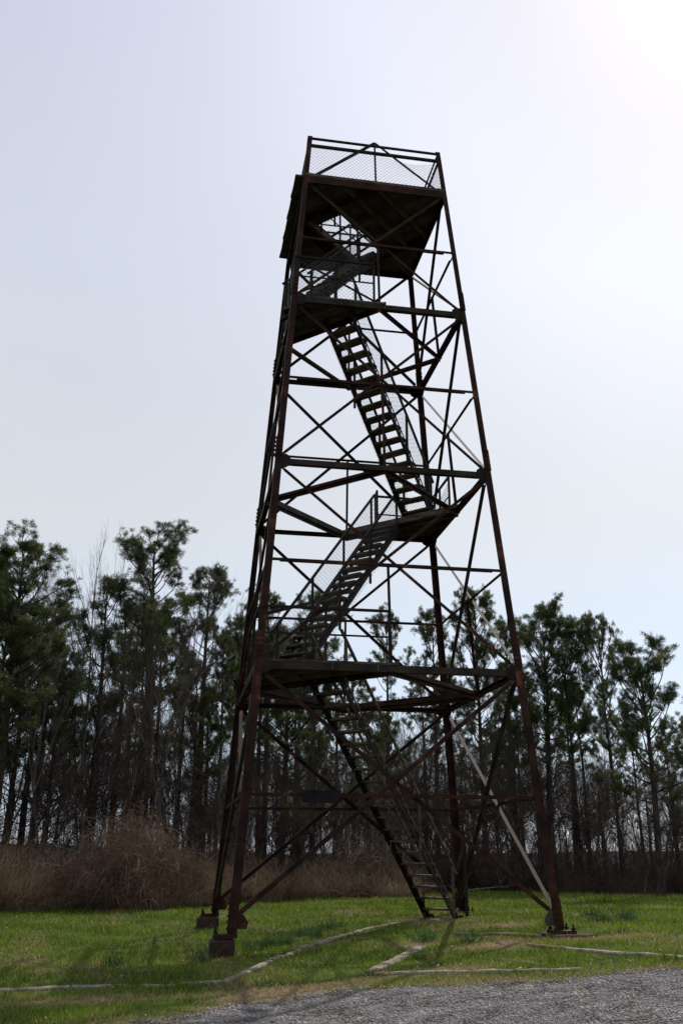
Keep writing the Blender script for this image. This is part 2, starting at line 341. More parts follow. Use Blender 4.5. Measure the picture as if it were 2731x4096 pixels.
# ---- chain-link wire: straight crossing wires clipped to a quad a-b-c-d (a-b bottom, d-c top)
def chain(name, a, b, c, d, parent, pitch_=.07, r=.0026, sag=None):
    a, b, c, d = [Vector(q) for q in (a, b, c, d)]
    W_ = ((b - a).length + (c - d).length) / 2; H_ = ((d - a).length + (c - b).length) / 2
    mb = MB()
    def pt(s, t): return (a * (1 - s) + b * s) * (1 - t) + (d * (1 - s) + c * s) * t
    nrm = (b - a).cross(d - a).normalized()
    k = -H_
    while k < W_:
        for sgn in (1, -1):
            x0, y0, x1, y1 = k, 0, k + H_, H_
            if sgn < 0: x0, x1 = W_ - k, W_ - k - H_
            lo, hi = (x0, x1) if x0 < x1 else (x1, x0)
            if hi <= 0 or lo >= W_: continue
            t0, t1 = 0, 1; dx = x1 - x0
            for bound, s_ in ((0, 1), (W_, -1)):
                tb = (bound - x0) / dx
                if s_ * dx > 0: t0 = max(t0, tb)
                else: t1 = min(t1, tb)
            if t1 - t0 < .02: continue
            P, Q = pt((x0 + dx * t0) / W_, t0), pt((x0 + dx * t1) / W_, t1)
            nseg = 1 if not sag else 5; pts = [P.lerp(Q, q / nseg) + nrm * .003 * sgn for q in range(nseg + 1)]
            if sag:
                pts = [p + Vector(sag) * (((p - a).dot((d - a).normalized()) / H_) ** 2) * max(0, 1 - abs(((p - a).dot((b - a).normalized()) / W_) - .55) * 1.6) for p in pts]
            mb.tube(pts, [r] * len(pts), 3)
        k += pitch_ * 1.414
    return mb.build(name, M['wire'], parent)

def rail(mb, P, Q, w_=.045): mb.bar(P, Q, w_, w_ * 1.1)

# ---- stairs: four flights on the diagonal between corners A and C
def flight(u0, z0, u1, z1, v0, v1, n, mesh, name_m, pipe=False, railtop=.90, fringe=None):
    st = MB(); sl_ = (z1 - z0) / (u1 - u0); sg_ = 1 if u1 > u0 else -1
    e0, e1 = (u0, z0 - .08), (u1 + .05 * sg_, z1 - .08 + .05 * abs(sl_))
    nrm_v = (UV(0, 1, 0) - UV(0, 0, 0))
    for v, fl in ((v0, 1), (v1, -1)):
        st.angle(UV(e0[0], v, e0[1]), UV(e1[0], v, e1[1]), nrm_v * fl, .085, .010, fl * sg_)
    du, dz = (u1 - u0) / n, (z1 - z0) / n
    tread_list = []
    for i in range(1, n + 1):
        uc, zc = u0 + du * (i - .45), z0 + dz * i
        if i < n + 1 and zc < z1 - .05: tread_list.append((uc, zc))
        for v, fl in ((v0, 1), (v1, -1)):                 # bracket under the tread end
            zs_ = z0 - .08 + sl_ * (uc - .11 * sg_ - u0); zf = z0 - .08 + sl_ * (uc + .11 * sg_ - u0)
            st.bar(UV(uc - .11 * sg_, v + fl * .03, zs_), UV(uc - .11 * sg_, v + fl * .03, zc - .045), .03, .008, nrm_v)
            st.bar(UV(uc - .12 * sg_, v + fl * .032, zc - .05), UV(uc + .13 * sg_, v + fl * .032, zc - .05), .008, .035, Z)
            st.bar(UV(uc - .10 * sg_, v + fl * .034, zc - .06), UV(uc + .03 * sg_, v + fl * .034, max(zf - .14, zs_ + .02)), .008, .028, Z)
    fo = st.build('staircase', M['steel_dark'], tower)
    for uc, zc in tread_list:
        t = MB(); j = random.uniform(-.006, .006)
        t.bar(UV(uc, v0 + .02, zc - .022 + j), UV(uc, v1 - .02, zc - .022 - j), .26, .042); t.build('tread', M['tread'], fo)
    zr = lambda u: z0 + sl_ * (u - u0)
    for v in (v0, v1):
        h = MB()
        ua, ub = u0, u1
        rail(h, UV(ua, v, zr(ua) + railtop), UV(ub, v, zr(ub) + railtop)); h.bar(UV(ua, v, zr(ua) + .09), UV(ub, v, zr(ub) + .09), .014, .03)
        np_ = 4
        for q in range(np_):
            uq = ua + (ub - ua) * (q + .12) / (np_ - .75)
            h.bar(UV(uq, v, zr(uq) - (.35 if q in (1, 2) else .1)), UV(uq, v, zr(uq) + railtop - .01), .05, .05)
        h.build('handrail', M['steel_dark'] if not pipe else M['tread'], fo)
    if mesh:
        for v, ex in ((v0, fringe and fringe[0]), (v1, fringe and fringe[1])):
            lo = .07 - (ex or 0)
            chain('chain_link', UV(u0, v + .02, zr(u0) + lo), UV(u1, v + .02, zr(u1) + lo), UV(u1, v + .02, zr(u1) + railtop - .02), UV(u0, v + .02, zr(u0) + railtop - .02), fo, .075, .0021)
    return fo
f1 = flight(2.30, -.12, -1.95, 4.34, .03, .75, 20, False, 'a', True)
f2 = flight(-2.18, 4.46, 1.62, 8.60, -.76, -.04, 18, True, 'b', fringe=(0, .30))
f3 = flight(1.80, 8.62, -1.62, 12.52, .05, .80, 17, True, 'c', fringe=(.34, 0))
f4 = flight(-2.16, 12.62, 1.05, 16.0, -.76, -.04, 15, True, 'd', fringe=(0, .25))
mb = MB()
for v in (.03, .75): mb.box((*UV(2.33, v, 0)[:2], -.17), .09, .09, .14)
mb.build('stair_foot', M['concrete'], tower)
mb = MB(); mb.bar(UV(2.62, .80, -.2), UV(2.62, .80, 1.42), .06, .06); mb.bar(UV(2.62, .80, 1.42), UV(2.25, .80, .99 - .12), .05, .05)
f1h = mb.build('newel_post', M['steel_dark'], tower)

# ---- landings: planked triangles cut off the corners A and C
def landing(corner, z, split):
    s_ = -1 if corner == 'A' else 1; h = hw(z) - .03; umin, umax = h * S, 2 * h * S - .02
    mb = MB(); wd = .145; u = umin - .08
    while u < umax - .05:
        u_e = min(u + wd - .006, umax); ln = lambda q: max(.03, 2 * h * S - q) if q > umin else umin + .12
        a0, a1 = ln(u), ln(u_e)
        vs = [(u, -a0), (u_e, -a1), (u_e, a1), (u, a0)]
        low = [UV(s_ * p, q, z) for p, q in vs]; hi = [p + Z * .045 for p in low]
        mb.add(low + hi, [(0, 1, 2, 3), (7, 6, 5, 4)] + [(i_, (i_ + 1) % 4, 4 + (i_ + 1) % 4, 4 + i_) for i_ in range(4)])
        u += wd
    la = mb.build('landing', M['plank'], tower)
    jb = MB()
    for q in (.12, .55):
        u = umin + q * (umax - umin) * .8; a0 = 2 * h * S - u
        jb.bar(UV(s_ * u, -a0, z - .062), UV(s_ * u, a0, z - .062), .05, .115)
    jb.bar(UV(s_ * (umin - .09), -umin - .1, z - .01), UV(s_ * (umin - .09), umin + .1, z - .01), .03, .15)
    jb.build('joist', M['tread'], la)
    return la
l1 = landing('A', 4.47, 0); l2 = landing('C', 8.63, 0); l3 = landing('A', 12.62, 0)
def guard(parent, P, Q, z, h=.95, mesh=True, posts=3, sag=None, x=False):
    P, Q = Vector((*P, z)), Vector((*Q, z)); mb = MB()
    rail(mb, P + Z * h, Q + Z * h); mb.bar(P + Z * .5, Q + Z * .5, .012, .035)
    for i in range(posts):
        p = P.lerp(Q, (i + .02) / (posts - 1 + .04)); mb.bar(p - Z * .15, p + Z * (h - .01), .045, .045)
    if x: mb.bar(P + Z * .03, Q + Z * (h - .05), .012, .05); mb.bar(P + Z * (h - .05), Q + Z * .03, .012, .05)
    g = mb.build('guard_rail', M['steel_dark'], parent)
    if mesh: chain('chain_link', P + Z * .02, Q + Z * .02, Q + Z * (h - .02), P + Z * (h - .02), g, sag=sag)
def fc(z, off=.06): return hw(z) - off
h = fc(4.5); guard(l1, (-h, -h), (0.0, -h), 4.5, 1.0, False, 3); guard(l1, (-h, -h), (-h, 0), 4.5, 1.0, False, 3)
h = fc(8.66); guard(l2, (h, h), (h, .55), 8.66, .98, True, 3, (0, 0, -.25)); guard(l2, (h, h), (.72, h - .05), 8.66, .98, True, 3); guard(l2, (.72, h - .05), (.69, 1.76), 8.66, .98, True, 2)
h = fc(12.66); guard(l3, (-h, -h), (-.1, -h), 12.66, 1.0, True, 3, None, True); guard(l3, (-h, -h), (-h, -.1), 12.66, 1.0, True, 3)
guard(l3, (-h + .05, -.1), UV(-1.45, -.84, 0)[:2], 12.66, 1.0, True, 2)

# ---- top platform: planks across the diagonal joists, with the stair opening
zf = 16.06; h = hw(zf) - .025; mb = MB(); wd = .15; u = -2 * h * S
hole = (-.60, 1.06, -.84, -.0)
def plank(ua, ub, va, vb):
    low = [UV(ua, va, zf), UV(ub, va, zf), UV(ub, vb, zf), UV(ua, vb, zf)]; hi = [p + Z * .045 for p in low]
    mb.add(low + hi, [(3, 2, 1, 0), (4, 5, 6, 7)] + [(i_, (i_ + 1) % 4, 4 + (i_ + 1) % 4, 4 + i_) for i_ in range(4)])
def plank_poly(ua, ub):
    e = lambda q: 2 * h * S - abs(q)
    va, vb = max(e(ua), .02), max(e(ub), .02)
    segs = [(-1, 1)]
    if ub > hole[0] and ua < hole[1]:
        pieces = [((-va, -vb), (hole[2], hole[2])), ((hole[3], hole[3]), (va, vb))]
    else: pieces = [((-va, -vb), (va, vb))]
    for (a0, b0), (a1, b1) in pieces:
        if a1 - a0 < .02 or b1 - b0 < .02: continue
        low = [UV(ua, a0, zf), UV(ub, b0, zf), UV(ub, b1, zf), UV(ua, a1, zf)]; hi = [p + Z * .045 for p in low]
        mb.add(low + hi, [(0, 1, 2, 3), (7, 6, 5, 4)] + [(i_, (i_ + 1) % 4, 4 + (i_ + 1) % 4, 4 + i_) for i_ in range(4)])
while u < 2 * h * S - .02:
    plank_poly(u, min(u + wd - .004, 2 * h * S - .01)); u += wd
plat = mb.build('platform', M['plank'], tower)
jb = MB(); hh = hw(16) - .08
for v in (-1.22, -.87, .03, .62, 1.22):
    um = 2 * hh * S - abs(v); jb.bar(UV(-um, v, zf - .078), UV(um, v, zf - .078), .06, .145)
jb.build('joist', M['tread'], plat)
jb = MB()
for sx_, sy_, ax in ((0, -1, 0), (0, 1, 0), (1, 0, 1), (-1, 0, 1)):
    o_ = h + .014
    if ax == 0: jb.bar((-h, sy_ * o_, zf - .03), (h, sy_ * o_, zf - .03), .02, .20)
    else: jb.bar((sx_ * o_, -h, zf - .03), (sx_ * o_, h, zf - .03), .02, .20)
jb.build('fascia', M['tread'], plat)
# overhanging boards along the left edge
jb = MB()
for q in range(8): jb.bar((-h - .11, -h + .02 + q * .41, zf + .01 - .008 * (q % 3)), (-h - .11 - .02 * (q % 2), -h + .415 + q * .41, zf + .01 - .008 * (q % 2)), .22, .04)
jb.build('side_board', M['plank'], plat)
for k, (l1_, l2_, n) in enumerate(FACES):                  # top railing on each face
    n = Vector(n); mb = MB(); zt, zm = 17.27, 17.05
    for z, wd in ((zt, .045), (zm, .06)):
        mb.angle(LP(l1_, z) + n * .03, LP(l2_, z) + n * .03, n, wd, .008)
    m0 = (LP(l1_, 17.36) + LP(l2_, 17.36)) / 2 + n * .02; mB = (LP(l1_, 16.0) + LP(l2_, 16.0)) / 2 + n * .02
    mb.bar(mB, m0 - Z * .05, .045, .012, n)
    for l in (l1_, l2_):
        q = LP(l, 16.08) * .86 + mB * .14; q.z = 16.1; mb.angle(q + n * .02, m0 + n * .004, n, .055, .008)
    rl = mb.build('guard_rail', M['steel_dark'], plat)
    lo, hi_ = 16.12, 17.04; o = n * .05
    a_, b_ = LP(l1_, lo) + o, LP(l2_, lo) + o; c_, d_ = LP(l2_, hi_) + o, LP(l1_, hi_) + o
    mid_b, mid_t = (a_ + b_) / 2, (c_ + d_) / 2
    chain('chain_link', a_, mid_b, mid_t, d_, rl)
    chain('chain_link', mid_b, b_, c_, mid_t, rl, sag=(0, 0, -.20) if k == 0 else ((.0, -.0, -.35) if k == 1 else None))
# guard round the stair opening
for P, Q in (((hole[0], hole[2]), (hole[1], hole[2])), ((hole[0], hole[3]), (hole[1], hole[3])), ((hole[0], hole[2]), (hole[0], hole[3]))):
    guard(plat, UV(*P, 0)[:2], UV(*Q, 0)[:2], zf + .05, .95, True, 3)

# ---- dark sign board hung on the front strut
sg = empty('sign', (-1.33, -hw(2.127) - .02, 2.10)); tag(sg, 'small dark blank board fixed to the low front strut of the tower', 'sign')
mb = MB(); mb.bar((-.335, -.02, 0), (.335, -.02, 0), .02, .205); mb.build('board', M['sign'], sg)
mb = MB(); mb.bar((-.25, .005, .07), (.25, .005, .07), .03, .02); mb.build('bracket', M['steel_dark'], sg)

# ---------------------------------------------------------------- landscape timbers
TB = [((-5.97,-5.05),(-5.07,-4.99)),((-5.04,-4.99),(-3.66,-5.2)),((-3.60,-5.09),(-3.05,-5.05)),((-3.03,-5.11),(-2.24,-3.65)),((-2.23,-3.50),(-1.58,-2.17)),((-1.56,-2.12),(-0.79,-1.04)),((-0.77,-0.91),(-0.05,0.20)),((-0.01,0.26),(0.98,0.89)),((1.0,0.89),(2.00,1.06)),((-1.07,-5.50),(0.20,-3.37)),((-1.02,-5.60),(-0.30,-6.08)),((-0.28,-6.08),(0.55,-6.77)),((0.57,-6.77),(1.29,-7.18)),((1.70,-4.28),(1.92,-5.20)),((1.92,-5.22),(2.28,-6.41)),((2.28,-6.43),(2.65,-7.33)),((0.82,-5.38),(1.09,-6.52)),((1.12,-2.18),(2.43,-2.9)),((4.67,0.92),(4.65,-0.58)),((1.07,1.90),(1.88,1.82)),((2.12,1.13),(2.76,0.94)),((3.08,-4.98),(3.40,-5.05)),((4.01,-4.44),(4.13,-4.95))]
TL = ['weathered timber edging at the far left of the grass', 'half buried timber edging on the left, second from the left', 'short timber edging at the bend on the left below the square footing',
 'pale timber edging climbing to the right from the bend on the left', 'cracked timber edging in the middle of the long left run', 'broad pale timber edging before the kink of the long left run',
 'bright timber edging just short of the kink behind the tower legs', 'thin timber edging right of the kink leading to the stairs', 'timber edging ending at the foot of the stairs',
 'wide pale timber running diagonally back from the front corner', 'front timber beside the corner by the gravel', 'middle timber of the straight front run by the gravel', 'right end timber of the front run by the gravel',
 'dark end piece of the long timber on the right', 'middle piece of the long timber on the right', 'long timber leaving the photo at the right edge', 'thin sunken timber between the front run and the right hand timber',
 'dark sunken timber in front of the right front leg', 'timber lying on the grass behind the right front leg', 'reddish timber left of the stair foot', 'reddish timber right of the stair foot', 'short pale scrap of timber flush with the right hand grass', 'tiny timber scrap at the far right of the grass']
for i, ((P, Q), lb) in enumerate(zip(TB, TL)):
    P, Q = Vector((*P, 0)), Vector((*Q, 0)); n = 7; mb = MB(); r_ = random.Random(i)
    wdt, hg = (.12, .034) if i not in (9, 5) else (.17, .05)
    if i == 17: wdt, hg = .14, .05
    if i in (13, 14, 15): wdt, hg = .14, .045
    if i in (16, 21, 22): wdt, hg = .08, .02
    t = (Q - P).normalized(); a = Vector((-t.y, t.x, 0)); c = (P + Q) / 2; cz = gz(c.x, c.y)
    vs = []; 
    for k in range(n + 1):
        p = P.lerp(Q, k / n); z = gz(p.x, p.y); jw = wdt / 2 * (1 + r_.uniform(-.05, .05)); jh = hg + r_.uniform(-.006, .004); k2 = .016
        if k in (0, n): jw *= .85
        for off, zz in ((-jw, -.08), (-jw, jh - k2), (-jw + k2, jh), (jw - k2, jh + r_.uniform(-.004, .004)), (jw, jh - k2), (jw, -.08)):
            q = p + a * off; vs.append((q.x - c.x, q.y - c.y, z + zz - cz))
    mb.v = vs; m_ = 6
    mb.f = [(k * m_ + j, k * m_ + (j + 1) % m_, (k + 1) * m_ + (j + 1) % m_, (k + 1) * m_ + j) for k in range(n) for j in range(m_)] + [tuple(range(m_))[::-1], tuple(range(n * m_, n * m_ + m_))]
    o = mb.build('landscape_timber', M['timber_red'] if i in (17, 19, 20, 13) else M['timber']); o.location = (c.x, c.y, cz)
    tag(o, lb, 'timber', 'timber edging laid in the grass')

# ---------------------------------------------------------------- pines
def pine_proto(seed, H, cb, Rm, nl, tufts, lean=.02, droop=0.0, dead=20, ntuft=22, shape=.35, slen=1):
    r = random.Random(seed); rn = np.random.default_rng(seed)
    root = empty('pine_tree'); mb = MB(); cr_ = MB()
    lx, ly = r.uniform(-lean, lean), r.uniform(-lean, lean); a1, a2 = r.uniform(0, 6), r.uniform(0, 6)
    def tr(z): return Vector((lx * z + .05 * math.sin(z * .5 + a1) - .05 * math.sin(a1), ly * z + .05 * math.sin(z * .43 + a2) - .05 * math.sin(a2), z))
    r0 = .0125 * H + .03; rad = lambda z: r0 * (1 - z / H) ** .8 * .93 + .012 + (.05 * math.exp(-z * 3))
    zz = [-.3] + [H * i / 22 for i in range(1, 23)]
    mb.tube([tr(z) for z in zz], [rad(max(z, 0)) for z in zz], 9)
    tp = []
    def branch(p, d, ln, rd, lvl):
        pts = [p]; dd = d.copy(); n = 5
        for k in range(n):
            dd = (dd + Vector((r.gauss(0, .13), r.gauss(0, .13), .10 - droop * .1 + r.gauss(0, .06)))).normalized()
            pts.append(pts[-1] + dd * ln / n)
        mb.tube(pts, [rd * (1 - .8 * k / n) + .003 for k in range(n + 1)], 4 if lvl else 5)
        return pts, dd
    ga = r.uniform(0, 6)
    for i in range(nl):
        t = ((i + r.random()) / nl) ** .85; z = cb + (H - cb - .25) * t; ga += 2.4 + r.gauss(0, .5)
        prof = math.sqrt(max(.02, 1 - ((t - shape) / (1.06 - shape if t > shape else shape + .45)) ** 2))
        ln = Rm * prof * r.uniform(.55, 1.12)
        elv = r.uniform(.0, .35) + t * .75
        d = Vector((math.cos(ga) * math.cos(elv), math.sin(ga) * math.cos(elv), math.sin(elv)))
        pts, dd = branch(tr(z), d, ln, .011 + .02 * ln / 2.2, 0)
        for e_ in range(7): tp.append((pts[-1] + Vector((r.gauss(0, .12), r.gauss(0, .12), r.gauss(.03, .07))), dd))
        for s_ in range(int(2 + tufts * ln * .8)):
            f = (1 - .5 * r.random() ** 1.5) * 4.999; k = min(4, int(f)); p = pts[k].lerp(pts[k + 1], f - k)
            sd = (dd * .6 + Vector((r.gauss(0, .6), r.gauss(0, .6), r.gauss(.35, .4)))).normalized()
            q, d2 = branch(p, sd, r.uniform(.22, .22 + .19 * min(ln, 2.4)) * slen, .008, 1)
            for e_ in range(r.choice((4, 5, 6))): tp.append((q[-1] + Vector((r.gauss(0, .09), r.gauss(0, .09), r.gauss(.02, .055))), d2))
            if r.random() < .3: tp.append((q[-2], d2))
    for z in (H - .05, H - .2, H - .35, H - .5): tp.append((tr(z), Vector((r.gauss(0, .3), r.gauss(0, .3), 1)).normalized()))
    for i in range(dead):                                  # dead lower limbs
        z = cb * r.uniform(.35, 1.0); az = r.uniform(0, 6.28); ln = r.uniform(.5, 1.7)
        pts, dd = branch(tr(z), Vector((math.cos(az), math.sin(az), r.uniform(-.15, .35))), ln, .018, 0)
        for s_ in range(3):
            f = r.uniform(1, 4.9); k = int(f); branch(pts[k].lerp(pts[k + 1], f - k), (dd + Vector((r.gauss(0, .6), r.gauss(0, .6), r.gauss(0, .4)))).normalized(), ln * .35, .007, 1)
    mb.build('trunk', M['pine_bark'], root)
    P = np.array([p for p, _ in tp]); D = np.array([d for _, d in tp]); n = len(P)
    dirs = rn.normal(0, 1, (n, ntuft, 3)); dirs /= np.linalg.norm(dirs, axis=2, keepdims=True)
    dirs = dirs * 1.0 + D[:, None] * .4 + np.array([0, 0, .25]); dirs /= np.linalg.norm(dirs, axis=2, keepdims=True)
    ln = rn.uniform(.09, .17, (n, ntuft, 1)); side = np.cross(dirs, rn.normal(0, 1, dirs.shape)); side /= np.linalg.norm(side, axis=2, keepdims=True)
    w_ = rn.uniform(.007, .012, (n, ntuft, 1)); base = P[:, None] - D[:, None] * rn.uniform(0, .12, (n, ntuft, 1))
    V = np.stack([base - side * w_ * .6, base + dirs * ln * .55 + side * w_, base + dirs * ln], 2).reshape(-1, 3)
    np_mesh('crown', V, np.arange(len(V)).reshape(-1, 3), M['needles'], root)
    root['H'] = float(max(max(V[:, 2]), H))
    return root

# each proto is also the first tree placed from it
pp = [pine_proto(11, 12, 5.0, 2.6, 50, 4.8, ntuft=32, shape=.42),                # full round crown
      pine_proto(12, 14, 6.2, 2.6, 50, 4.4, ntuft=32, shape=.35),
      pine_proto(13, 12.5, 6.2, 1.8, 34, 5.2, ntuft=32, shape=.4),
      pine_proto(14, 13, 8.0, 2.0, 27, 4.6, ntuft=32, shape=.6),
      pine_proto(15, 10.5, 5.0, 2.7, 44, 4.4, ntuft=32, shape=.66),
      pine_proto(16, 8.5, 2.8, 2.4, 46, 4.4, ntuft=32, shape=.3, lean=.03),
      pine_proto(17, 9.5, 3.6, 1.9, 24, 4, ntuft=30, shape=.4, dead=26)]
used = set()
def put(protos, k, x, y, H, sxy, rz, label, group=None, cat='tree'):
    src = protos[k]; s = H / src['H']; loc = (x, y, gz(x, y) - .05)
    if (id(protos), k) in used: o = copy_tree(src, loc, rz, (s * sxy, s * sxy, s))
    else:
        used.add((id(protos), k)); o = src; o.location = loc; o.rotation_euler = (0, 0, rz); o.scale = (s * sxy, s * sxy, s)
    if 'group' in o: del o['group']
    tag(o, label, cat, group); return o
NP = [(0, -9.95, 10.0, 10.55, 1.15, .3, 'pine cut off by the left edge of the photo'),
 (0, -9.05, 11.2, 11.55, 1.22, 2.1, 'pine with a broad rounded green crown near the left edge'),
 (1, -5.04, 16.6, 14.1, 1.22, .9, 'tallest pine of the wood left of the tower'),
 (2, -2.73, 18.6, 13.0, 1.0, 1.4, 'slim pine just left of the tower legs'),
 (3, .15, 22.4, 13.1, .85, .2, 'pine with a narrow crown seen just right of the left legs'),
 (3, 2.1, 22.2, 13.1, .9, 3.0, 'pine with a dark crown behind the second stair flight'),
 (3, 6.1, 24.5, 12.9, .75, 1.0, 'pine with a thin spindly top seen in the middle of the tower'),
 (2, 8.1, 24.0, 12.9, .8, 4.0, 'pine half hidden behind the back right leg of the tower'),
 (0, 8.6, 18.6, 12.6, .78, 5.0, 'pine with a high round crown rising between the right legs'),
 (2, 10.5, 20.1, 11.4, .95, 2.2, 'shaggy pine directly behind the right front leg'),
 (4, 9.84, 15.0, 10.9, 1.0, .6, 'wide topped pine immediately right of the tower'),
 (4, 12.16, 14.0, 10.4, .62, 2.7, 'open crowned pine with a bare upper trunk right of the tower'),
 (2, -1.5, 19.4, 11.0, .95, 3.4, 'shorter pine pressed against the left tower legs'),
 (4, 11.1, 15.3, 10.4, .72, 5.2, 'pine with a flat crown between the wide topped pine and the open crowned one'),
 (5, 11.37, 9.9, 8.45, 1.05, 1.8, 'spreading pine with a forked silhouette at the right end of the wood'),
 (5, 13.5, 9.6, 5.7, 1.1, 4.2, 'low pine cut off by the right edge of the photo')]
for k, x, y, H, s, rz, lb in NP: put(pp, k, x, y, H, s, rz, lb)
rr = random.Random(77)
def spot(x0, x1, y0, y1): return rr.uniform(x0, x1), rr.uniform(y0, y1)
cnt = 0
for i in range(58):                                        # pines deeper in the wood
    f = (i + rr.random()) / 58; a = yaw - .43 + .86 * f; d = rr.uniform(33, 50)
    x, y = CAM[0] + d * math.sin(a), CAM[1] + d * math.cos(a)
    if y < edge_y(x) + 1.5: d += 4; x, y = CAM[0] + d * math.sin(a), CAM[1] + d * math.cos(a)
    top = np.interp(f, [0, .25, .4, .6, .85, 1], [.30, .30, .26, .22, .18, .08]) * rr.uniform(.45, .95)
    H = max(4.5, 1.17 + top * d * 1.02 - gz(x, y)); k = rr.choice([2, 3, 3, 6, 6, 5])
    put(pp, k, x, y, H, rr.uniform(.75, 1.05), rr.uniform(0, 6.28), 'thin dark pine among the crowded trunks deep in the wood', 'pines deep in the wood')

# ---------------------------------------------------------------- bare trees
def bare_proto(seed, H, spread=.5, depth=5, mtl='twig', first=.3, rt_=1.0, wig=.14):
    r = random.Random(seed); root = empty('bare_tree'); tk = MB(); tw = MB()
    def grow(p, d, ln, rd, lvl):
        n = 5 if lvl == 0 else 4; pts = [p]; dd = d.copy()
        for k in range(n):
            dd = (dd + Vector((r.gauss(0, wig), r.gauss(0, wig), .045 + r.gauss(0, wig * .5)))).normalized(); pts.append(pts[-1] + dd * ln / n)
        e = .55 if lvl < depth - 1 else .35
        (tk if lvl == 0 else tw).tube(pts, [max(.0032, rd * (1 - (1 - e) * k / n)) for k in range(n + 1)], 7 if lvl == 0 else (4 if lvl < 3 else 3))
        if lvl >= depth - 1: return
        nb = (7, 4, 4, 3, 3, 3)[lvl] + r.randint(0, 1)
        for s_ in range(nb):
            f = r.uniform(first if lvl == 0 else .25, 1) * n; k = min(n - 1, int(f)); q = pts[k].lerp(pts[k + 1], f - k)
            ax = Vector((r.gauss(0, 1), r.gauss(0, 1), r.gauss(0, .5))); ax = (ax - dd * ax.dot(dd)).normalized()
            nd_ = (dd + ax * r.uniform(spread * .6, spread * 1.5)).normalized()
            grow(q, nd_, ln * r.uniform(.38, .68), rd * r.uniform(.32, .48), lvl + 1)
        grow(pts[-1], dd, ln * .55, rd * e, lvl + 1)
    grow(Vector((0, 0, -.2)), Vector((r.gauss(0, .06), r.gauss(0, .06), 1)), H * .62, .0075 * H * rt_ + .012, 0)
    tk.build('trunk', M['bark'], root)
    cr_ = tw.build('crown', M[mtl], root)
    root['H'] = float(max(v[2] for v in tw.v))
    return root
bp_ = [bare_proto(31, 9, .5, wig=.09), bare_proto(32, 8, .65, wig=.11), bare_proto(33, 10, .38, first=.35, wig=.07), bare_proto(34, 6, .7, 5, first=.12, rt_=.7, wig=.12), bare_proto(35, 7, .5, first=.2, rt_=.6, wig=.09), bare_proto(36, 12, .30, 5, 'twig_pale', first=.45, rt_=.75, wig=.05)]
NB = [(5, -6.6, 14.5, 13.7, .9, .3, 'tall pale bare tree rising left of the tallest pine'),
 (5, -7.7, 13.0, 11.4, .9, 2.0, 'pale bare tree with upright twigs right of the broad crowned pine'),
 (2, -4.2, 12.6, 11.0, .9, 1.0, 'bare tree with a leaning trunk in front of the tallest pine'),
 (1, 11.2, 10.8, 5.2, .9, 4.0, 'bare tree with forked trunk left of the spreading pine'),
 (0, 13.3, 11.8, 5.0, .9, 1.3, 'bare tree nearest the right edge of the photo')]
for k, x, y, H, s, rz, lb in NB: put(bp_, k, x, y, H, s, rz, lb)
for i in range(110):
    f = (i + rr.random()) / 110; a = yaw - .44 + .88 * f; d = rr.uniform(33, 50)
    x, y = CAM[0] + d * math.sin(a), CAM[1] + d * math.cos(a)
    while y < edge_y(x) + .7: d += 1; x, y = CAM[0] + d * math.sin(a), CAM[1] + d * math.cos(a)
    top = np.interp(f, [0, .25, .4, .6, .85, 1], [.27, .29, .24, .2, .17, .09]) * rr.uniform(.35, .85)
    H = max(3, 1.17 + top * d - gz(x, y)); k = rr.choice([0, 1, 2, 2, 3, 4, 4])
    put(bp_, k, x, y, H, rr.uniform(.75, 1.05), rr.uniform(0, 6.28), 'slender leafless tree among the crowded trunks of the wood', 'leafless trees in the wood')

for i in range(80):                                        # thin saplings and understory trees
    f = (i + rr.random()) / 80; a = yaw - .44 + .88 * f; d = rr.uniform(31, 52)
    x, y = CAM[0] + d * math.sin(a), CAM[1] + d * math.cos(a)
    while y < edge_y(x) + 1.5: d += 1; x, y = CAM[0] + d * math.sin(a), CAM[1] + d * math.cos(a)
    H = rr.uniform(3.5, 6.8) * np.interp(f, [0, .5, .85, 1], [1, 1, .8, .6]); k = rr.choice([3, 3, 4, 1])
    put(bp_, k, x, y, float(H), rr.uniform(.9, 1.3), rr.uniform(0, 6.28), 'low twiggy sapling filling the gaps between the trunks', 'saplings under the taller trees')

for i in range(55):                                        # more of them behind the tower
    f = .30 + .48 * (i + rr.random()) / 55; a = yaw - .44 + .88 * f; d = rr.uniform(34, 50)
    x, y = CAM[0] + d * math.sin(a), CAM[1] + d * math.cos(a)
    while y < edge_y(x) + 1.0: d += 1; x, y = CAM[0] + d * math.sin(a), CAM[1] + d * math.cos(a)
    put(bp_, rr.choice([3, 4, 1, 0]), x, y, rr.uniform(4.0, 7.5), rr.uniform(.9, 1.3), rr.uniform(0, 6.28), 'low twiggy sapling filling the gaps between the trunks', 'saplings under the taller trees')

# ---------------------------------------------------------------- brush: arching canes built as ribbons
def ribbons(name, P0, D0, ln, wd, m, bend, seg=5, jit=.12, parent=None):
    n = len(P0); P = P0.copy(); D = D0 / np.linalg.norm(D0, axis=1, keepdims=True); rows = []
    side = np.cross(D, rng.normal(0, 1, (n, 3))); side /= np.linalg.norm(side, axis=1, keepdims=True)
    for k in range(seg + 1):
        w_ = wd * (1 - .75 * k / seg); rows.append(np.stack([P - side * w_[:, None], P + side * w_[:, None]], 1))
        D = D + bend / seg + rng.normal(0, jit, (n, 3)); D /= np.linalg.norm(D, axis=1, keepdims=True); P = P + D * (ln / seg)[:, None]
    V = np.stack(rows, 1).reshape(-1, 3); i0 = (np.arange(n) * 2 * (seg + 1))[:, None] + np.arange(seg)[None] * 2
    F = np.stack([i0, i0 + 1, i0 + 3, i0 + 2], -1).reshape(-1, 4)
    return np_mesh(name, V, F, m, parent)
